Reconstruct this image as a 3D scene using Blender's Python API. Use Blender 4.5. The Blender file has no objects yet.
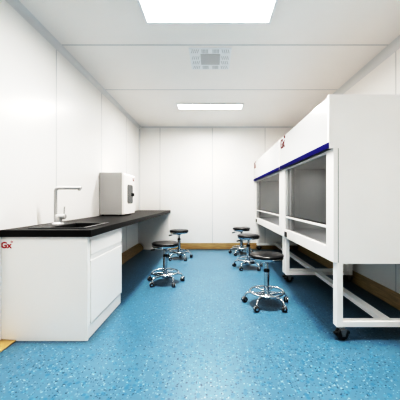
import bpy, bmesh, math, random
from mathutils import Vector, Matrix
random.seed(7)
sc = bpy.context.scene
COL = sc.collection
PI = math.pi
R = math.radians

# ------------------------------------------------------------------ materials
def mat(name, col, rough=0.5, metal=0.0, spec=0.5, coat=0.0, emit=None, strength=0.0):
    m = bpy.data.materials.new(name); m.use_nodes = True
    b = m.node_tree.nodes['Principled BSDF']
    b.inputs['Base Color'].default_value = (*col, 1)
    b.inputs['Roughness'].default_value = rough
    b.inputs['Metallic'].default_value = metal
    b.inputs['Specular IOR Level'].default_value = spec
    b.inputs['Coat Weight'].default_value = coat
    if emit:
        b.inputs['Emission Color'].default_value = (*emit, 1)
        b.inputs['Emission Strength'].default_value = strength
    return m

def noisy(m, scale, amount, stretch=(1, 1, 1), rough_amt=0.0):
    """multiply the base colour by a soft noise so big surfaces are not dead flat"""
    nt = m.node_tree; b = nt.nodes['Principled BSDF']
    col = tuple(b.inputs['Base Color'].default_value)
    tc = nt.nodes.new('ShaderNodeTexCoord'); mp = nt.nodes.new('ShaderNodeMapping')
    mp.inputs['Scale'].default_value = stretch
    n = nt.nodes.new('ShaderNodeTexNoise'); n.inputs['Scale'].default_value = scale
    n.inputs['Detail'].default_value = 3
    r = nt.nodes.new('ShaderNodeMapRange')
    r.inputs['From Min'].default_value = 0.3; r.inputs['From Max'].default_value = 0.7
    r.inputs['To Min'].default_value = 1 - amount; r.inputs['To Max'].default_value = 1.0
    mx = nt.nodes.new('ShaderNodeMix'); mx.data_type = 'RGBA'; mx.blend_type = 'MULTIPLY'
    mx.inputs['Factor'].default_value = 1
    mx.inputs['A'].default_value = col
    nt.links.new(tc.outputs['Object'], mp.inputs['Vector'])
    nt.links.new(mp.outputs['Vector'], n.inputs['Vector'])
    nt.links.new(n.outputs['Fac'], r.inputs['Value'])
    nt.links.new(r.outputs['Result'], mx.inputs['B'])
    nt.links.new(mx.outputs['Result'], b.inputs['Base Color'])
    return m

M = {}
M['wall'] = noisy(mat('wall_panel_white', (0.91, 0.89, 0.865), 0.28, spec=0.4), 1.2, 0.03)
M['ceiling'] = noisy(mat('ceiling_white', (0.92, 0.885, 0.85), 0.4, spec=0.35), 1.2, 0.03)
M['seam'] = mat('seam_grey', (0.62, 0.62, 0.62), 0.4)
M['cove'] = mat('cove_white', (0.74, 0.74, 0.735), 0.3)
M['wood'] = noisy(mat('base_wood', (0.42, 0.285, 0.125), 0.4), 6, 0.4, (1, 1, 14))
M['white_paint'] = noisy(mat('white_paint', (0.90, 0.865, 0.83), 0.3), 2, 0.02)
M['hood_white'] = noisy(mat('hood_white', (0.90, 0.865, 0.83), 0.3), 3, 0.03)
M['track_grey'] = mat('track_grey', (0.36, 0.36, 0.355), 0.4)
M['track_dark'] = mat('track_dark_grey', (0.22, 0.22, 0.22), 0.35)
M['top_grey'] = mat('top_cover_grey', (0.12, 0.12, 0.12), 0.7)
M['gloss_white'] = mat('gloss_white', (0.62, 0.615, 0.61), 0.1, coat=0.3)
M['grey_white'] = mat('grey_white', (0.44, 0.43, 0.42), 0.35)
M['gap'] = mat('gap_dark', (0.03, 0.03, 0.03), 0.8)
M['black_top'] = mat('black_resin', (0.0045, 0.0045, 0.0045), 0.42, spec=0.25)
M['black_sink'] = mat('black_sink', (0.012, 0.012, 0.012), 0.5)
M['rim_grey'] = mat('sink_rim_grey', (0.25, 0.25, 0.25), 0.35)
M['faucet'] = mat('faucet_white', (0.45, 0.445, 0.44), 0.25)
M['chrome'] = mat('chrome', (0.62, 0.63, 0.64), 0.16, metal=1.0)
M['steel'] = noisy(mat('brushed_steel', (0.52, 0.52, 0.52), 0.38, metal=0.85), 3, 0.1)
M['steel_lining'] = noisy(mat('steel_lining', (0.45, 0.45, 0.445), 0.4, metal=0.1), 3, 0.08)
M['leather'] = mat('black_leather', (0.005, 0.005, 0.0055), 0.3, spec=0.35)
M['black_plastic'] = mat('black_plastic', (0.01, 0.01, 0.01), 0.4)
M['grey_plastic'] = mat('bracket_grey', (0.2, 0.2, 0.2), 0.35, metal=0.6)
M['blue'] = mat('navy_stripe', (0.0008, 0.001, 0.11), 0.6, spec=0.08)
M['red'] = mat('logo_red', (0.42, 0.012, 0.02), 0.5)
M['dark_red'] = mat('logo_dark_red', (0.10, 0.0, 0.003), 0.7, spec=0.1)
M['dark_logo'] = mat('logo_dark', (0.16, 0.03, 0.035), 0.5)
M['dark_glass'] = mat('oven_window', (0.045, 0.048, 0.05), 0.08)
M['vent_grey'] = mat('vent_slot_grey', (0.60, 0.60, 0.59), 0.7)
M['vent_white'] = mat('vent_white', (0.86, 0.86, 0.86), 0.5)
M['diffuser'] = mat('light_diffuser', (1, 1, 1), 0.5, emit=(1, 1, 1), strength=6.0)

# tinted safety glass: see-through with a mirror sheen
def glass_mat():
    m = bpy.data.materials.new('tinted_glass'); m.use_nodes = True
    nt = m.node_tree; nt.nodes.clear()
    out = nt.nodes.new('ShaderNodeOutputMaterial')
    tr = nt.nodes.new('ShaderNodeBsdfTransparent'); tr.inputs['Color'].default_value = (0.62, 0.63, 0.63, 1)
    gl = nt.nodes.new('ShaderNodeBsdfGlossy'); gl.inputs['Roughness'].default_value = 0.04
    lw = nt.nodes.new('ShaderNodeLayerWeight'); lw.inputs['Blend'].default_value = 0.5
    pw = nt.nodes.new('ShaderNodeMath'); pw.operation = 'POWER'; pw.inputs[1].default_value = 4
    fr = nt.nodes.new('ShaderNodeMath'); fr.operation = 'MULTIPLY_ADD'; fr.inputs[1].default_value = 0.45; fr.inputs[2].default_value = 0.03
    nt.links.new(lw.outputs['Facing'], pw.inputs[0]); nt.links.new(pw.outputs[0], fr.inputs[0])
    mx = nt.nodes.new('ShaderNodeMixShader')
    nt.links.new(fr.outputs[0], mx.inputs[0]); nt.links.new(tr.outputs[0], mx.inputs[1])
    nt.links.new(gl.outputs[0], mx.inputs[2]); nt.links.new(mx.outputs[0], out.inputs[0])
    return m
M['glass'] = glass_mat()

# blue terrazzo vinyl with white / navy / pale chips
def floor_mat():
    m = bpy.data.materials.new('blue_terrazzo'); m.use_nodes = True
    nt = m.node_tree; b = nt.nodes['Principled BSDF']
    b.inputs['Roughness'].default_value = 0.34
    b.inputs['Specular IOR Level'].default_value = 0.4
    tc = nt.nodes.new('ShaderNodeTexCoord')
    base = nt.nodes.new('ShaderNodeTexNoise'); base.inputs['Scale'].default_value = 2.0; base.inputs['Detail'].default_value = 4
    rmp = nt.nodes.new('ShaderNodeValToRGB')
    rmp.color_ramp.elements[0].position = 0.3; rmp.color_ramp.elements[0].color = FLOOR_A
    rmp.color_ramp.elements[1].position = 0.7; rmp.color_ramp.elements[1].color = FLOOR_B
    nt.links.new(tc.outputs['Object'], base.inputs['Vector'])
    nt.links.new(base.outputs['Fac'], rmp.inputs['Fac'])
    last = rmp.outputs['Color']
    # each layer: voronoi cells; a cell shows a chip when its random value is high enough
    for scale, radius, thr, colour, off in (
            (26, 0.32, 0.70, (0.021, 0.074, 0.120, 1), 7.1),
            (40, 0.28, 0.78, (0.038, 0.108, 0.156, 1), 5.1),
            (30, 0.16, 0.83, (0.131, 0.202, 0.236, 1), 0.0),
            (34, 0.175, 0.76, (0.006, 0.018, 0.036, 1), 3.7),
            (60, 0.22, 0.84, (0.101, 0.170, 0.211, 1), 11.3),
            (64, 0.22, 0.78, (0.010, 0.032, 0.059, 1), 17.9)):
        mp = nt.nodes.new('ShaderNodeMapping'); mp.inputs['Location'].default_value = (off, off * 1.3, 0)
        dn = nt.nodes.new('ShaderNodeTexNoise'); dn.inputs['Scale'].default_value = scale * 1.6; dn.inputs['Detail'].default_value = 1
        ad = nt.nodes.new('ShaderNodeVectorMath'); ad.operation = 'MULTIPLY_ADD'
        ad.inputs[1].default_value = (0.016 * 30 / scale,) * 3
        nt.links.new(tc.outputs['Object'], mp.inputs['Vector'])
        nt.links.new(mp.outputs['Vector'], dn.inputs['Vector'])
        nt.links.new(dn.outputs['Color'], ad.inputs[0]); nt.links.new(mp.outputs['Vector'], ad.inputs[2])
        v = nt.nodes.new('ShaderNodeTexVoronoi'); v.voronoi_dimensions = '2D'; v.inputs['Scale'].default_value = scale
        nt.links.new(ad.outputs[0], v.inputs['Vector'])
        lt = nt.nodes.new('ShaderNodeMath'); lt.operation = 'LESS_THAN'; lt.inputs[1].default_value = radius
        nt.links.new(v.outputs['Distance'], lt.inputs[0])
        sp = nt.nodes.new('ShaderNodeSeparateColor'); nt.links.new(v.outputs['Color'], sp.inputs[0])
        gt = nt.nodes.new('ShaderNodeMath'); gt.operation = 'GREATER_THAN'; gt.inputs[1].default_value = thr
        nt.links.new(sp.outputs[0], gt.inputs[0])
        mu = nt.nodes.new('ShaderNodeMath'); mu.operation = 'MULTIPLY'
        nt.links.new(lt.outputs[0], mu.inputs[0]); nt.links.new(gt.outputs[0], mu.inputs[1])
        mx = nt.nodes.new('ShaderNodeMix'); mx.data_type = 'RGBA'
        nt.links.new(mu.outputs[0], mx.inputs['Factor'])
        nt.links.new(last, mx.inputs['A']); mx.inputs['B'].default_value = colour
        last = mx.outputs['Result']
    nt.links.new(last, b.inputs['Base Color'])
    return m
FLOOR_A = (0.035, 0.081, 0.118, 1)
FLOOR_B = (0.043, 0.092, 0.130, 1)
M['floor'] = floor_mat()

# ------------------------------------------------------------------ mesh helpers
class MB:
    def __init__(self): self.bm = bmesh.new()
    def _merge(self, tmp, mtx=None):
        if mtx is not None: bmesh.ops.transform(tmp, matrix=mtx, verts=tmp.verts)
        me = bpy.data.meshes.new('tmp'); tmp.to_mesh(me); tmp.free()
        self.bm.from_mesh(me); bpy.data.meshes.remove(me)
        return self
    def box(self, x0, x1, y0, y1, z0, z1, bev=0.0, seg=2, mtx=None):
        t = bmesh.new(); bmesh.ops.create_cube(t, size=1)
        for v in t.verts:
            v.co = Vector((x0 if v.co.x < 0 else x1, y0 if v.co.y < 0 else y1, z0 if v.co.z < 0 else z1))
        if bev > 0:
            bmesh.ops.bevel(t, geom=list(t.edges), offset=bev, segments=seg, affect='EDGES', profile=0.5, clamp_overlap=True)
        return self._merge(t, mtx)
    def cyl(self, p0, p1, r0, r1=None, seg=24, bev=0.0):
        r1 = r0 if r1 is None else r1
        p0, p1 = Vector(p0), Vector(p1); d = p1 - p0
        t = bmesh.new()
        bmesh.ops.create_cone(t, cap_ends=True, cap_tris=False, segments=seg, radius1=r0, radius2=r1, depth=d.length)
        if bev > 0:
            ed = [e for e in t.edges if len(e.link_faces) == 2 and any(len(f.verts) > 4 for f in e.link_faces)]
            bmesh.ops.bevel(t, geom=ed, offset=bev, segments=2, affect='EDGES', profile=0.5)
        q = d.to_track_quat('Z', 'Y').to_matrix().to_4x4()
        return self._merge(t, Matrix.Translation((p0 + p1) / 2) @ q)
    def tube(self, pts, r, seg=12, closed=False):
        pts = [Vector(p) for p in pts]; n = len(pts)
        rr = r if isinstance(r, (list, tuple)) else [r] * n
        t = bmesh.new(); rings = []; up = None
        for i, p in enumerate(pts):
            if closed: d = pts[(i + 1) % n] - pts[i - 1]
            else: d = pts[min(i + 1, n - 1)] - pts[max(i - 1, 0)]
            d.normalize()
            if up is None:
                a = Vector((0, 0, 1)) if abs(d.z) < 0.9 else Vector((1, 0, 0))
                up = (a - d * a.dot(d)).normalized()
            else:
                up = (up - d * up.dot(d)).normalized()
            s = d.cross(up)
            rings.append([t.verts.new(p + (up * math.cos(2 * PI * k / seg) + s * math.sin(2 * PI * k / seg)) * rr[i]) for k in range(seg)])
        for i in range(n if closed else n - 1):
            a, b = rings[i], rings[(i + 1) % n]
            for k in range(seg):
                t.faces.new((a[k], a[(k + 1) % seg], b[(k + 1) % seg], b[k]))
        if not closed:
            t.faces.new(rings[0][::-1]); t.faces.new(rings[-1])
        return self._merge(t)
    def lathe(self, prof, seg=40, mtx=None):
        """prof: (radius, z) from the bottom up; radius 0 closes the end"""
        t = bmesh.new(); rings = []
        for r, z in prof:
            if r < 1e-6: rings.append([t.verts.new((0, 0, z))])
            else: rings.append([t.verts.new((r * math.cos(2 * PI * k / seg), r * math.sin(2 * PI * k / seg), z)) for k in range(seg)])
        for a, b in zip(rings, rings[1:]):
            for k in range(seg):
                k2 = (k + 1) % seg
                if len(a) == 1 and len(b) == 1: continue
                if len(a) == 1: t.faces.new((a[0], b[k2], b[k]))
                elif len(b) == 1: t.faces.new((a[k], a[k2], b[0]))
                else: t.faces.new((a[k], a[k2], b[k2], b[k]))
        return self._merge(t, mtx)
    def prism(self, prof, axis, a0, a1):
        """closed 2-D profile swept along 'x' (prof = y,z) or 'y' (prof = x,z) or 'z' (prof = x,y)"""
        t = bmesh.new()
        def P(u, v, a): return {'x': (a, u, v), 'y': (u, a, v), 'z': (u, v, a)}[axis]
        A = [t.verts.new(P(u, v, a0)) for u, v in prof]; B = [t.verts.new(P(u, v, a1)) for u, v in prof]
        n = len(prof)
        for i in range(n): t.faces.new((A[i], A[(i + 1) % n], B[(i + 1) % n], B[i]))
        t.faces.new(A[::-1]); t.faces.new(B)
        bmesh.ops.recalc_face_normals(t, faces=t.faces)
        return self._merge(t)
    def build(self, name, m, parent=None, smooth=False, world=True):
        bmesh.ops.recalc_face_normals(self.bm, faces=self.bm.faces)
        if parent is not None and world:
            off = Vector(parent['_w']) if '_w' in parent else parent.location
            bmesh.ops.translate(self.bm, vec=-off, verts=self.bm.verts)
        me = bpy.data.meshes.new(name); self.bm.to_mesh(me); self.bm.free()
        me.materials.append(m)
        if smooth:
            for p in me.polygons: p.use_smooth = True
            try: me.set_sharp_from_angle(angle=R(40))
            except Exception: pass
        o = bpy.data.objects.new(name, me); COL.objects.link(o)
        if parent is not None: o.parent = parent
        if parent is not None and world: WORLD[o.name] = off
        return o
WORLD = {}

def sub(mb, name, m, part, smooth=False):
    """sub-part given in world coordinates, under a part built in world coordinates"""
    off = WORLD[part.name]
    bmesh.ops.translate(mb.bm, vec=-off, verts=mb.bm.verts)
    return mb.build(name, m, part, smooth, world=False)

def thing(name, label, cat, loc, group=None):
    o = bpy.data.objects.new(name, None); COL.objects.link(o)
    o.empty_display_size = 0.1
    o.location = loc; o['label'] = label; o['category'] = cat
    if group: o['group'] = group
    return o

def tag(o, label, cat, group=None):
    o['label'] = label; o['category'] = cat
    if group: o['group'] = group
    return o

def struct(name, mb, m, smooth=False):
    o = mb.build(name, m, None, smooth); o['kind'] = 'structure'; return o

def copy_tree(o, parent=None):
    c = o.copy(); COL.objects.link(c)
    if parent is not None: c.parent = parent
    for ch in o.children: copy_tree(ch, c)
    return c

def letters(text, size, mtx, depth=0.001):
    """flat raised lettering as a mesh, centred on the matrix origin, reading along its local x"""
    cu = bpy.data.curves.new('letters', 'FONT'); cu.body = text; cu.size = size
    cu.align_x = 'CENTER'; cu.align_y = 'CENTER'; cu.extrude = depth; cu.offset = size * 0.028
    ob = bpy.data.objects.new('letters', cu); COL.objects.link(ob)
    dg = bpy.context.evaluated_depsgraph_get()
    me = bpy.data.meshes.new_from_object(ob.evaluated_get(dg))
    mb = MB(); mb.bm.from_mesh(me)
    bmesh.ops.transform(mb.bm, matrix=mtx, verts=mb.bm.verts)
    bpy.data.objects.remove(ob); bpy.data.curves.remove(cu); bpy.data.meshes.remove(me)
    return mb

def logo_mb(size, mtx):
    mb = letters('Gx', size, mtx)
    # small ring mark at the upper right
    n = 20; ring = [mtx @ Vector((size * 0.66 + size * 0.09 * math.cos(2 * PI * k / n), size * 0.42 + size * 0.09 * math.sin(2 * PI * k / n), 0.0005)) for k in range(n)]
    mb.tube(ring, size * 0.028, 8, closed=True)
    return mb

def frame_mtx(origin, xdir, ydir):
    x = Vector(xdir).normalized(); y = Vector(ydir).normalized(); z = x.cross(y)
    m = Matrix((x, y, z)).transposed().to_4x4(); m.translation = Vector(origin); return m

def area(name, x, y, z, sx, sy, power, spread=180, col=(1, 1, 1), rot=(0, 0, 0)):
    l = bpy.data.lights.new(name, 'AREA'); l.shape = 'RECTANGLE'; l.size = sx; l.size_y = sy
    l.energy = power; l.color = col; l.spread = R(spread)
    o = bpy.data.objects.new(name, l); COL.objects.link(o); o.location = (x, y, z); o.rotation_euler = rot
    return o

# ------------------------------------------------------------------ the room
XL, XR, YB, YF, ZC = -1.64, 1.93, 6.107, -3.0, 2.733
struct('floor', MB().box(XL - .1, XR + .1, YF - .1, YB + .1, -.1, 0), M['floor'])
struct('ceiling', MB().box(XL - .1, XR + .1, YF - .1, YB + .1, ZC, ZC + .1), M['ceiling'])
struct('wall_left', MB().box(XL - .1, XL, YF - .1, YB + .1, 0, ZC), M['wall'])
struct('wall_right', MB().box(XR, XR + .1, YF - .1, YB + .1, 0, ZC), M['wall'])
struct('wall_back', MB().box(XL, XR, YB, YB + .1, 0, ZC), M['wall'])
struct('wall_front', MB().box(XL, XR, YF - .1, YF, 0, ZC), M['wall'])
# wooden skirting with a sloping top
BH, BD = 0.13, 0.115
def base_prof(s): return [(0, 0), (s * BD, 0), (s * BD, BH * .12), (s * BD * .7, BH * .5), (s * .02, BH), (0, BH)]
struct('baseboard_left', MB().prism([(XL + u, z) for u, z in base_prof(1)], 'y', 2.93, YB), M['wood'])
struct('baseboard_left', MB().prism([(XL, 0), (XL + BD, 0), (XL + BD, .008), (XL, .016)], 'y', YF, 2.122), M['wood'])   # low strip in front of the cabinet
struct('baseboard_right', MB().prism([(XR + u * .6, z) for u, z in base_prof(-1)], 'y', YF, YB), M['wood'])
struct('baseboard_back', MB().prism([(YB - u * .35, z) for u, z in base_prof(1)], 'x', XL + BD, XR - BD), M['wood'])
# concave coves along the ceiling
def cove(sx, r):
    pts = [(0, 0), (0, -r)] + [(r - r * math.cos(a), -r + r * math.sin(a)) for a in [PI / 2 * k / 6 for k in range(1, 6)]] + [(r, 0)]
    return [(sx * u, v) for u, v in pts]
n_trim = [0]
def trim(mb, m):
    n_trim[0] += 1
    return struct('trim_%d' % n_trim[0], mb, m)
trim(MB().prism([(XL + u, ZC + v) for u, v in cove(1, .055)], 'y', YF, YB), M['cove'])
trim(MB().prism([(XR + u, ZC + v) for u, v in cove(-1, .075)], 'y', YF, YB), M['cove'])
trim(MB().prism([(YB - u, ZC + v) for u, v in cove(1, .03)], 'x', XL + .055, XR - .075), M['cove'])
trim(MB().prism([(XL, YB), (XL + .03, YB), (XL + .01, YB - .01), (XL, YB - .03)], 'z', BH, ZC - .055), M['cove'])
# joints between the panels
for y in (2.87, 4.04, 5.21):
    trim(MB().box(XL, XL + .002, y - .006, y + .006, BH, ZC - .055), M['seam'])
    trim(MB().box(XR - .002, XR, y - .006, y + .006, BH, ZC - .075), M['seam'])
for y in (2.88, 4.05):
    trim(MB().box(XL + .055, XR - .075, y - .008, y + .008, ZC - .002, ZC), M['seam'])
for x in (-1.17, .005, 1.18):
    trim(MB().box(x - .006, x + .006, YB - .002, YB, BH, ZC - .03), M['seam'])

# ------------------------------------------------------------------ ceiling lights
def ceiling_light(y0, y1, label):
    x0, x1 = -.612, .535
    t = thing('ceiling_light', label, 'light', ((x0 + x1) / 2, (y0 + y1) / 2, ZC), 'ceiling panel lights')
    f = MB(); w = .022; z0 = ZC - .016
    f.box(x0, x1, y0, y0 + w, z0, ZC - .0005, .003); f.box(x0, x1, y1 - w, y1, z0, ZC - .0005, .003)
    f.box(x0, x0 + w, y0 + w, y1 - w, z0, ZC - .0005, .003); f.box(x1 - w, x1, y0 + w, y1 - w, z0, ZC - .0005, .003)
    f.build('frame', M['vent_white'], t)
    MB().box(x0 + w, x1 - w, y0 + w, y1 - w, ZC - .012, ZC - .001).build('diffuser', M['diffuser'], t)
ceiling_light(2.18, 2.515, 'large bright rectangular ceiling light panel, nearest one, cut by the top edge')
ceiling_light(4.63, 4.90, 'smaller looking rectangular ceiling light panel beyond the air vent')

# ------------------------------------------------------------------ ceiling vent
vx0, vx1, vy0, vy1 = -.255, .21, 2.93, 3.41
t = thing('ceiling_vent', 'square white ceiling air vent with grey slots between the two light panels', 'vent', ((vx0 + vx1) / 2, (vy0 + vy1) / 2, ZC))
MB().box(vx0, vx1, vy0, vy1, ZC - .008, ZC - .0005, .003).build('face_plate', M['vent_white'], t)
cx, cy = (vx0 + vx1) / 2, (vy0 + vy1) / 2
zz = ZC - .0085
MB().box(cx - .11, cx + .11, cy - .125, cy + .11, zz - .003, zz + .001).build('core_grille', M['vent_grey'], t)
for row, yy in enumerate((-.19, -.045, .07, .19)):
    for side in (-1, 1):
        for k in range(4):
            xx = cx + side * (.135 + .022 * k + .004 * 0)
            mt = Matrix.Translation((xx, cy + yy * .95, zz)) @ Matrix.Rotation(side * R(-12), 4, 'Z')
            MB().box(-.0036, .0036, -.036, .036, -.002, .001, mtx=mt).build('slot', M['vent_grey'], t)
for yy in (-.19, .19):
    for side in (-1, 1):
        for k in range(5):
            xx = cx + side * (.03 + .015 * k)
            MB().box(xx - .0045, xx + .0045, cy + yy * .95 - .036, cy + yy * .95 + .036, zz - .002, zz + .001).build('slot', M['vent_grey'], t)

# ------------------------------------------------------------------ worktop, sink, faucet
CT, TH = 0.865, 0.052          # worktop height and thickness
WX = -0.935                    # its front edge
WY0, WY1 = 2.10, 6.10
SX0, SX1, SY0, SY1 = -1.50, -1.03, 2.22, 2.72     # sink outline
BX0, BX1, BY0, BY1 = -1.345, -1.055, 2.25, 2.69   # bowl
mb = MB()
# the slab as four pieces around the bowl cut-out
bm_ = mb
g = .002
mb.box(XL + .002, WX, WY0, BY0 - g, CT - TH, CT)
mb.box(XL + .002, WX, BY1 + g, WY1, CT - TH, CT)
mb.box(XL + .002, BX0 - g, BY0 - g, BY1 + g, CT - TH, CT)
mb.box(BX1 + g, WX, BY0 - g, BY1 + g, CT - TH, CT)
bmesh.ops.remove_doubles(mb.bm, verts=mb.bm.verts, dist=1e-5)
tag(mb.build('worktop', M['black_top']), 'long black lab worktop along the left wall', 'worktop')

t = thing('sink', 'black inset sink with grey rim in the near end of the black worktop', 'sink', ((SX0 + SX1) / 2, (SY0 + SY1) / 2, CT))
mb = MB(); rz = CT + .006
mb.box(SX0, SX1, SY0, BY0, CT, rz, .002); mb.box(SX0, SX1, BY1, SY1, CT, rz, .002)
mb.box(SX0, BX0, BY0, BY1, CT, rz, .002); mb.box(BX1, SX1, BY0, BY1, CT, rz, .002)
mb.build('rim', M['black_sink'], t)
mb = MB(); e = .004
for a in ((SX0, SX0 + e, SY0, SY1), (SX1 - e, SX1, SY0, SY1), (SX0, SX1, SY0, SY0 + e), (SX0, SX1, SY1 - e, SY1),
          (BX1 - e, BX1, BY0, BY1)):
    mb.box(a[0], a[1], a[2], a[3], rz - .001, rz + .003)
mb.build('rim_edge', M['rim_grey'], t)
mb = MB(); w = .004; bz = CT - .05 - .16
mb.box(BX0, BX1, BY0, BY0 + w, bz, CT); mb.box(BX0, BX1, BY1 - w, BY1, bz, CT)
mb.box(BX0, BX0 + w, BY0 + w, BY1 - w, bz, CT); mb.box(BX1 - w, BX1, BY0 + w, BY1 - w, bz, CT)
mb.box(BX0, BX1, BY0, BY1, bz - w, bz)
mb.build('bowl', M['black_sink'], t)
MB().cyl((-1.2, 2.47, bz), (-1.2, 2.47, bz + .006), .04, seg=24, bev=.002).build('drain', M['chrome'], t, True)

fx, fy = -1.44, 2.55
t = thing('faucet', 'white right-angled faucet standing behind the black sink', 'faucet', (fx, fy, CT + .006))
z0 = CT + .006
MB().lathe([(0, 0), (.052, 0), (.052, .006), (.046, .014), (.034, .02), (.034, .055), (.030, .075), (0, .078)],
           mtx=Matrix.Translation((fx, fy, z0))).build('base', M['faucet'], t, True)
pz = CT + .345; px = fx - .024; rr_ = .03
pts = [(px, fy, z0 + .05), (px, fy, z0 + .12), (px, fy, pz - rr_)]
pts += [(px + rr_ - rr_ * math.cos(a), fy, pz - rr_ + rr_ * math.sin(a)) for a in [PI / 2 * k / 6 for k in range(1, 7)]]
pts += [(px + .12, fy, pz), (px + .225, fy, pz)]
mb = MB().tube(pts, .0145, 16)
mb.cyl((px + .222, fy, pz + .001), (px + .240, fy, pz - .001), .0165, .015, 16)
mb.cyl((px + .222, fy, pz - .005), (px + .222, fy, pz - .026), .011, .011, 16)
mb.build('spout', M['faucet'], t, True)
mb = MB().cyl((fx - .01, fy, z0 + .072), (fx + .068, fy, z0 + .072), .026, .024, 20, .003)
mb.build('valve_body', M['faucet'], t, True)
MB().cyl((fx + .055, fy, z0 + .085), (fx + .060, fy, z0 + .165), .0055, .0065, 12, .001).build('lever', M['faucet'], t, True)

# ------------------------------------------------------------------ sink cabinet
KX, KY0, KY1, KZ = -0.972, 2.125, 2.925, CT - TH
t = thing('sink_cabinet', 'white sink base cabinet under the near end of the black worktop', 'cabinet', ((XL + KX) / 2, (KY0 + KY1) / 2, 0))
mb = MB(); p = .018
mb.box(XL + .002, KX, KY0, KY0 + p, 0, KZ - .001)            # near side to the floor
mb.box(XL + .004, KX, KY1 - p, KY1, 0.10, KZ - .001)
mb.box(XL + .004, KX - .02, KY0 + p, KY1 - p, .10, .118)
mb.box(XL + .004, XL + .012, KY0 + p, KY1 - p, .118, KZ - .001)
mb.box(KX - .02, KX, KY0 + p, KY0 + p + .03, .10, KZ - .001)      # stile
mb.box(KX - .02, KX, KY0 + p + .03, KY1 - p, KZ - .03, KZ - .001)  # top rail
mb.box(KX - .025, KX - .015, KY0 + p + .03, KY1 - p, .118, KZ - .03)  # dark backing shows in the gaps
mb.build('carcass', M['white_paint'], t)
MB().box(KX - .02, KX - .006, KY0 + p, KY1 - .012, 0, .098).build('toe_kick', M['white_paint'], t)
dy0, dy1 = KY0 + .055, KY1 - .004
mb = MB().prism([(KX - .012, .660), (KX + .004, .660), (KX + .004, .782), (KX + .001, .788), (KX - .012, .788)], 'y', dy0, dy1)
mb.build('drawer_front', M['white_paint'], t)
mb = MB()
mb.prism([(KX - .014, .618), (KX - .001, .618), (KX + .002, .6575), (KX - .014, .6575)], 'y', dy0, dy1)
mb.build('finger_rail', M['white_paint'], t)
MB().box(KX - .012, KX + .004, dy0, dy1, .112, .615, .003).build('cabinet_door', M['white_paint'], t)
lg = logo_mb(.066, frame_mtx((-1.613 + .0, KY0 - .0008, .744), (1, 0, 0), (0, 0, 1)))
# ------------------------------------------------------------------ end panel of the bench
bmesh.ops.translate(lg.bm, vec=(0.009, 0, 0.0), verts=lg.bm.verts)
lo = lg.build('logo', M['red'], t); lo['label'] = 'red lettering logo'
tag(MB().prism([(XL + BD + .003, 0), (WX - .02, 0), (WX - .02, KZ - .0005), (XL + .002, KZ - .0005), (XL + .002, BH + .003), (XL + BD + .003, BH + .003)], 'y', YB - .085, YB - .055).build('support_panel', M['white_paint']),
    'white upright panel holding up the far end of the black worktop', 'panel')

# ------------------------------------------------------------------ drying oven on the worktop
ox0, ox1, oy0, oy1 = XL + .004, -1.282, 3.95, 4.51
oz0, oz1 = CT + .014, CT + .633
t = thing('drying_oven', 'pale grey box oven with dark door window, on the worktop', 'oven', ((ox0 + ox1) / 2, (oy0 + oy1) / 2, CT))
mb = MB()
xs = [(ox0, oz0), (ox1 - .03, oz0), (ox1 - .03, oz1), (ox0, oz1)]
mb.prism(xs, 'y', oy0, oy1)
bmesh.ops.bevel(mb.bm, geom=list(mb.bm.edges), offset=.008, segments=2, affect='EDGES', profile=.5)
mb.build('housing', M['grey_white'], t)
mb = MB().prism([(ox1 - .028, oz0 + .008), (ox1, oz0 + .008), (ox1, oz1 - .03), (ox1 - .008, oz1 - .010), (ox1 - .028, oz1 - .006)], 'y', oy0 + .004, oy1 - .004)
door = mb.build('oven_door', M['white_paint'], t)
# rounded dark window on the door
def rrect(y0, y1, z0, z1, r, n=5):
    out = []
    for (cy_, cz_, a0) in ((y1 - r, z1 - r, 0), (y0 + r, z1 - r, 90), (y0 + r, z0 + r, 180), (y1 - r, z0 + r, 270)):
        for k in range(n + 1):
            a = R(a0 + 90 * k / n); out.append((cy_ + r * math.cos(a), cz_ + r * math.sin(a)))
    return out
wy0, wy1, wz0, wz1 = 4.12, 4.40, CT + .175, CT + .466
sub(MB().prism(rrect(wy0, wy1, wz0, wz1, .04), 'x', ox1 - .002, ox1 + .002), 'window', M['dark_glass'], door)
sub(MB().box(ox1, ox1 + .022, wy1 - .02, wy1 + .02, CT + .29, CT + .34, .005), 'door_handle', M['black_plastic'], door)
lo = logo_mb(.072, frame_mtx((ox1 + .0008, 4.43, CT + .555), (0, 1, 0), (0, 0, 1))).build('logo', M['dark_logo'], t)
lo['label'] = 'dark red lettering logo'
for (xx, yy) in ((ox0 + .04, oy0 + .04), (ox0 + .04, oy1 - .04), (ox1 - .06, oy0 + .04), (ox1 - .07, oy1 - .04)):
    MB().cyl((xx, yy, CT), (xx, yy, oz0 + .001), .016, seg=16).build('foot', M['black_plastic'], t)

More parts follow.
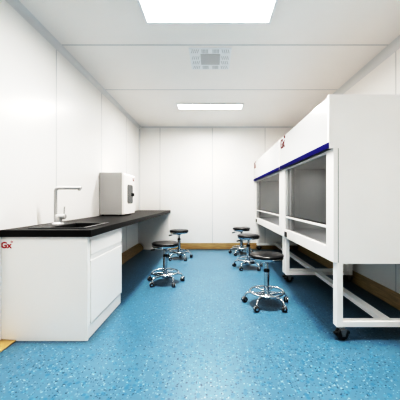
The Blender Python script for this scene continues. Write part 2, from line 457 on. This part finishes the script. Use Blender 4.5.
# ------------------------------------------------------------------ stools
SH = .5355
def make_stool(label):
    t = thing('lab_stool', label, 'stool', (0, 0, 0), 'round black lab stools on casters')
    MB().lathe([(0, SH - .032), (.160, SH - .032), (.172, SH - .029), (.177, SH - .021), (.175, SH - .011), (.166, SH - .004),
                (.145, SH - .0005), (.08, SH), (0, SH)], 48).build('seat', M['leather'], t, True)
    MB().lathe([(0, SH - .062), (.150, SH - .062), (.166, SH - .058), (.172, SH - .050), (.172, SH - .033), (.165, SH - .031), (0, SH - .031)], 48).build('seat_rim', M['chrome'], t, True)
    MB().lathe([(0, SH - .10), (.024, SH - .10), (.034, SH - .082), (.07, SH - .066), (.07, SH - .0625), (0, SH - .0625)], 24).build('seat_bracket', M['chrome'], t, True)
    MB().cyl((0, 0, .345), (0, 0, SH - .095), .017, seg=20).build('gas_piston', M['chrome'], t, True)
    MB().lathe([(0, .345), (.0285, .345), (.0295, .350), (.0295, .368), (.019, .378), (0, .378)], 24).build('collar', M['black_plastic'], t, True)
    MB().lathe([(0, .06), (.026, .06), (.028, .10), (.027, .345), (0, .345)], 24).build('column', M['chrome'], t, True)
    lv = MB().tube([(-.02, 0, SH - .085), (-.09, -.01, SH - .088), (-.15, -.015, SH - .098)], .005, 10)
    lv = lv.build('lever', M['chrome'], t, True)
    kb = MB().tube([(-.135, -.0135, SH - .095), (-.19, -.018, SH - .104)], .011, 10); kb.build('knob', M['black_plastic'], lv, True, world=False)
    n = 48; rz, rr = .138, .174
    ring = MB().tube([(rr * math.cos(2 * PI * k / n), rr * math.sin(2 * PI * k / n), rz) for k in range(n)], .0095, 12, closed=True)
    for k in range(5):
        a = R(-90 + 72 * k)
        ring.tube([(.02 * math.cos(a), .02 * math.sin(a), rz - .004), (rr * math.cos(a), rr * math.sin(a), rz - .002)], .0065, 10)
    ring.build('foot_ring', M['chrome'], t, True)
    st = MB().lathe([(0, .062), (.038, .062), (.042, .075), (.040, .105), (.030, .118), (0, .118)], 24)
    for k in range(5):
        a = R(-54 + 72 * k)
        P_ = lambda r, z: (r * math.cos(a), r * math.sin(a), z)
        st.tube([P_(.02, .098), P_(.10, .104), P_(.175, .106), P_(.215, .094), P_(.232, .066)], [.013, .012, .0115, .011, .009], 12)
    st.build('star_base', M['chrome'], t, True)
    for k in range(5):
        a = R(-54 + 72 * k); c = Vector((.235 * math.cos(a), .235 * math.sin(a), 0))
        sw = a + R(50 if k % 2 else -35)             # each caster swivels its own way
        d = Vector((math.cos(sw), math.sin(sw), 0)); s_ = Vector((-d.y, d.x, 0))
        cs = MB().cyl(c + Vector((0, 0, .028)), c + Vector((0, 0, .068)), .0075, seg=12)
        cs.cyl(c + s_ * .0055 + Vector((0, 0, .0275)), c - s_ * .0055 + Vector((0, 0, .0275)), .0245, seg=24)
        cs.tube([c - d * .022 + Vector((0, 0, .040)), c - d * .008 + Vector((0, 0, .058)), c + d * .014 + Vector((0, 0, .056)), c + d * .026 + Vector((0, 0, .036))], .008, 8)
        cs = cs.build('caster', M['chrome'], t, True, world=False)
        for sg in (-1, 1):
            w = MB()
            ax = s_ * sg
            w.cyl(c + ax * .006 + Vector((0, 0, .0275)), c + ax * .022 + Vector((0, 0, .0275)), .0275, seg=28, bev=.004)
            w.build('wheel', M['black_plastic'], cs, True, world=False)
            hub = MB().cyl(c + ax * .0215 + Vector((0, 0, .0275)), c + ax * .0235 + Vector((0, 0, .0275)), .013, seg=20)
            hub.build('hub_cap', M['chrome'], cs, True, world=False)
    return t
stools = [
    (.571, 2.87, 'nearest round black stool, standing in front of the hood corner'),
    (-.625, 3.63, 'round black stool beside the worktop, the nearer of the two on that side'),
    (-.622, 5.12, 'round black stool close to the far end of the worktop'),
    (.583, 4.42, 'round black stool in the middle of the three along the hoods'),
    (.59, 5.54, 'farthest round black stool by the back wall near the hoods'),
]
proto = None
for x, y, lab in stools:
    if proto is None: proto = make_stool(lab); o = proto
    else: o = copy_tree(proto)
    o['label'] = lab; o.location = (x, y, 0)

# ------------------------------------------------------------------ hoods
HX, HB = .95, 1.865            # frame front, back
HX0 = .915                     # lower edge of the header panel
Z0, Z1 = .605, 1.925           # body underside, top
ZT = 1.505                     # underside of the header
def make_hood(y0, y1, near_post, far_post, label, logo_y):
    t = thing('fume_hood', label, 'fume hood', ((HX + HB) / 2, (y0 + y1) / 2, 0), 'white lab hoods along the right wall')
    W = M['hood_white']; sp = .03
    # side panels, one at each end
    for ya, yb in ((y0, y0 + sp), (y1 - sp, y1)):
        mb = MB()
        xa = HX + .041
        prof = [(xa, Z0 - .008), (HB, Z0 - .008), (HB, Z1), (HX0, Z1), (HX0, ZT), (xa, ZT)]
        mb.prism(prof, 'y', ya, yb)
        mb.build('side_panel', W, t)
    yi0, yi1 = y0 + sp, y1 - sp
    MB().box(HX + .055, HB - .02, yi0, yi1, Z1 - .03, Z1 - .012).build('top_cover', M['top_grey'], t)
    mb = MB(); mb.box(HB - .02, HB, yi0, yi1, Z0, Z1)
    mb.box(HX + .03, HB - .02, yi0, yi1, Z0, Z0 + .02)
    mb.build('back_shell', W, t)
    # front frame: two posts and a lower rail
    mb = MB(); dp = .037
    mb.box(HX, HX + dp, y0, y0 + near_post, Z0, ZT, .003)
    mb.box(HX, HX + dp, y1 - far_post, y1, Z0, ZT, .003)
    mb.box(HX, HX + dp, y0 + near_post, y1 - far_post, Z0, .712, .003)
    mb.box(HX + .004, HX + dp, y0 + near_post, y1 - far_post, 1.488, ZT, .002)
    mb.build('front_frame', W, t)
    MB().box(HX + dp, HX + .041, y0 + .004, y0 + .02, Z0, ZT).build('gap_shade', M['gap'], t)  # near-black strip paints the shade in the open gap beside the post
    # header panel, leaning slightly back towards the top
    mb = MB(); xt = HX0 + .001
    mb.prism([(HX0, ZT + .047), (HX0 + .02, ZT + .047), (HX + .05, Z1 - .001), (xt + .010, Z1 - .001), (xt, Z1 - .012)], 'y', y0 + sp, y1 - sp)
    hd = mb.build('header_panel', M['gloss_white'], t)
    MB().box(HX0 - .002, HX0, y0 + .001, y1 + .001, ZT, ZT + .046).build('accent_stripe', M['blue'], t)
    mb = MB(); mb.box(HX0 + .03, HB - .02, yi0, yi1, ZT + .003, ZT + .02)
    mb.build('header_floor', M['steel'], t)
    up = Vector((xt - HX0, 0, Z1 - ZT - .047)).normalized()
    zl = 1.826; xl = HX0 + (zl - ZT - .047) / (Z1 - ZT - .047) * .001 - .0008
    sub(logo_mb(.165, frame_mtx((xl, logo_y, zl), (0, -1, 0), up)), 'logo', M['dark_red'], hd)['label'] = 'red lettering logo'
    # steel lining of the chamber
    a, b = y0 + .05, y1 - .05
    mb = MB()
    mb.box(HB - .10, HB - .085, a, b, .70, ZT); mb.box(HX + dp, HB - .10, a, a + .012, .70, ZT); mb.box(HX + dp, HB - .10, b - .012, b, .70, ZT)
    mb.build('chamber_lining', M['steel_lining'], t)
    mb = MB(); mb.box(HX + dp, HB - .10, a + .012, b - .012, .70, .715, .002)
    mb.build('work_surface', M['steel'], t)
    area('hood_lamp', (HX + HB) / 2, (y0 + y1) / 2, ZT + .001, .12, (y1 - y0) * .7, 2.0 * (y1 - y0), 160, (1, 1, 1))
    # side channels the sash slides in, seen at the far side of the opening
    f_ = y1 - far_post; n_ = y0 + near_post
    MB().box(HX + .014, HX + .05, f_ - .085, f_ + .002, .712, 1.489, .002).build('sash_track', M['track_grey'], t)
    MB().box(HX + .03, HX + .07, f_ - .20, f_ - .087, .7155, 1.489, .002).build('sash_track', M['track_dark'], t)
    MB().box(HX + .036, HX + .07, n_ - .002, n_ + .02, .7155, 1.489, .002).build('sash_track', M['track_grey'], t)
    # sash: glass with a lower bar
    s0, s1 = y0 + near_post + .002, y1 - far_post - .002
    gl = MB(); gx = HX + .025
    gl.bm.faces.new([gl.bm.verts.new(p_) for p_ in ((gx, s0, .885), (gx, s0, 1.487), (gx, s1 - .19, 1.487), (gx, s1 - .19, .885))])
    gl = gl.build('sash', M['glass'], t)
    sub(MB().box(HX + .010, HX + .034, s0, s1, .862, .886, .003), 'sash_bar', W, gl)
    sub(MB().box(HX + .014, HX + .032, s0, s1, .8862, .897, .001), 'sash_gasket', M['black_plastic'], gl)
    MB().box(HX - .010, HX + .001, y1 - .235, y1 - .145, .62, .686, .003).build('corner_cap', M['black_plastic'], t)
    # stand
    lw, ld = .050, .072
    zl0 = .097
    LX = (HX + .027, HB - lw)
    LY = (y0 + .001, y1 - ld - .02)
    for lx in LX:
        for ly in LY:
            leg = MB().box(lx, lx + lw, ly, ly + ld, zl0, Z0 - .001, .004).build('leg', W, t)
    for ly in LY:
        MB().box(LX[0] + lw, LX[1], ly + .004, ly + ld - .004, zl0, zl0 + .047, .004).build('cross_rail', W, t)
    MB().box(1.365, 1.44, LY[0] + ld - .002, LY[1] + .006, zl0 + .001, zl0 + .046, .004).build('long_rail', W, t)
    for lx in LX:
        for ly in LY:
            c = Vector((lx + lw / 2 + (.022 if lx < 1.4 else -.022), ly + ld / 2 + (-.016 if ly < (y0 + y1) / 2 else .0), 0)); ang = R(8)
            d = Vector((math.cos(ang), math.sin(ang), 0)); s_ = Vector((-d.y, d.x, 0)); wr = .044
            cs = MB()
            cs.cyl(c + Vector((0, 0, .082)), c + Vector((0, 0, zl0)), .024, seg=20)
            for sg in (-1, 1):
                p = c + s_ * sg * .031
                mt = Matrix.Translation(p) @ Matrix.Rotation(ang, 4, 'Z')
                mb2 = MB().prism([(-.026, .086), (.026, .086), (.012, .030), (-.012, .030)], 'y', -.002, .002)
                bmesh.ops.transform(mb2.bm, matrix=mt, verts=mb2.bm.verts)
                me = bpy.data.meshes.new('tmp'); mb2.bm.to_mesh(me); mb2.bm.free(); cs.bm.from_mesh(me); bpy.data.meshes.remove(me)
            cs.cyl(c + s_ * .036 + Vector((0, 0, wr)), c - s_ * .036 + Vector((0, 0, wr)), .007, seg=12)
            cs = cs.build('caster', M['grey_plastic'], t)
            for sg in (-1, 1):
                w = MB().cyl(c + s_ * sg * .003 + Vector((0, 0, wr)), c + s_ * sg * .028 + Vector((0, 0, wr)), wr, seg=32, bev=.006)
                sub(w, 'wheel', M['black_plastic'], cs, True)
            br = MB().box(-.064, .064, -.014, .014, .040, .060, .004, mtx=Matrix.Translation(c - s_ * .038 * 0) @ Matrix.Rotation(ang, 4, 'Z'))
            sub(br, 'brake_pedal', M['black_plastic'], cs)
    return t
make_hood(2.14, 3.715, .14, .13, 'white lab hood nearest the viewer, its tall side panel facing out', 3.56)
make_hood(3.735, 6.055, .14, .10, 'longer white lab hood reaching to the back wall', 5.86)

# ------------------------------------------------------------------ lamps
WARM = (1.0, 0.965, 0.92)
for y, pw in ((2.36, 41), (4.765, 46), (-.05, 36), (-2.2, 16)):
    area('panel_lamp', -.04, y, ZC - .02, 1.14, .26, pw, 175, WARM)
area('added_downlight', -.05, 2.9, ZC - .022, 3.0, 6.0, 150, 11, WARM)  # added beam without a fixture, sharpens shadows under hoods and worktop

w = bpy.data.worlds.new('world'); sc.world = w; w.use_nodes = True
w.node_tree.nodes['Background'].inputs[0].default_value = (1, 1, 1, 1)
w.node_tree.nodes['Background'].inputs[1].default_value = 0.3

# ------------------------------------------------------------------ camera
cam = bpy.data.cameras.new('camera'); co = bpy.data.objects.new('camera', cam); COL.objects.link(co)
co.location = (0, 0, 1.1); co.rotation_euler = (R(90), 0, 0)
cam.sensor_width = 36; cam.lens = 36 * 273 / 400
cam.shift_x = -12.3 / 400; cam.shift_y = -0.3 / 400
cam.clip_start = .05
sc.camera = co
sc.view_settings.view_transform = 'Standard'
sc.view_settings.look = 'None'
sc.view_settings.exposure = 0.0
sc.view_settings.use_curve_mapping = True
cm = sc.view_settings.curve_mapping
cv = cm.curves[3]
for px_, py_ in ((0.03, 0.007), (0.10, 0.050), (0.30, 0.35), (0.60, 0.73), (0.85, 0.87)):
    cv.points.new(px_, py_)
cv.points[-1].location = (1.0, 0.92)
cm.update()
sc.cycles.max_bounces = 10; sc.cycles.diffuse_bounces = 6; sc.cycles.glossy_bounces = 5; sc.cycles.transparent_max_bounces = 10
sc.cycles.use_denoising = True
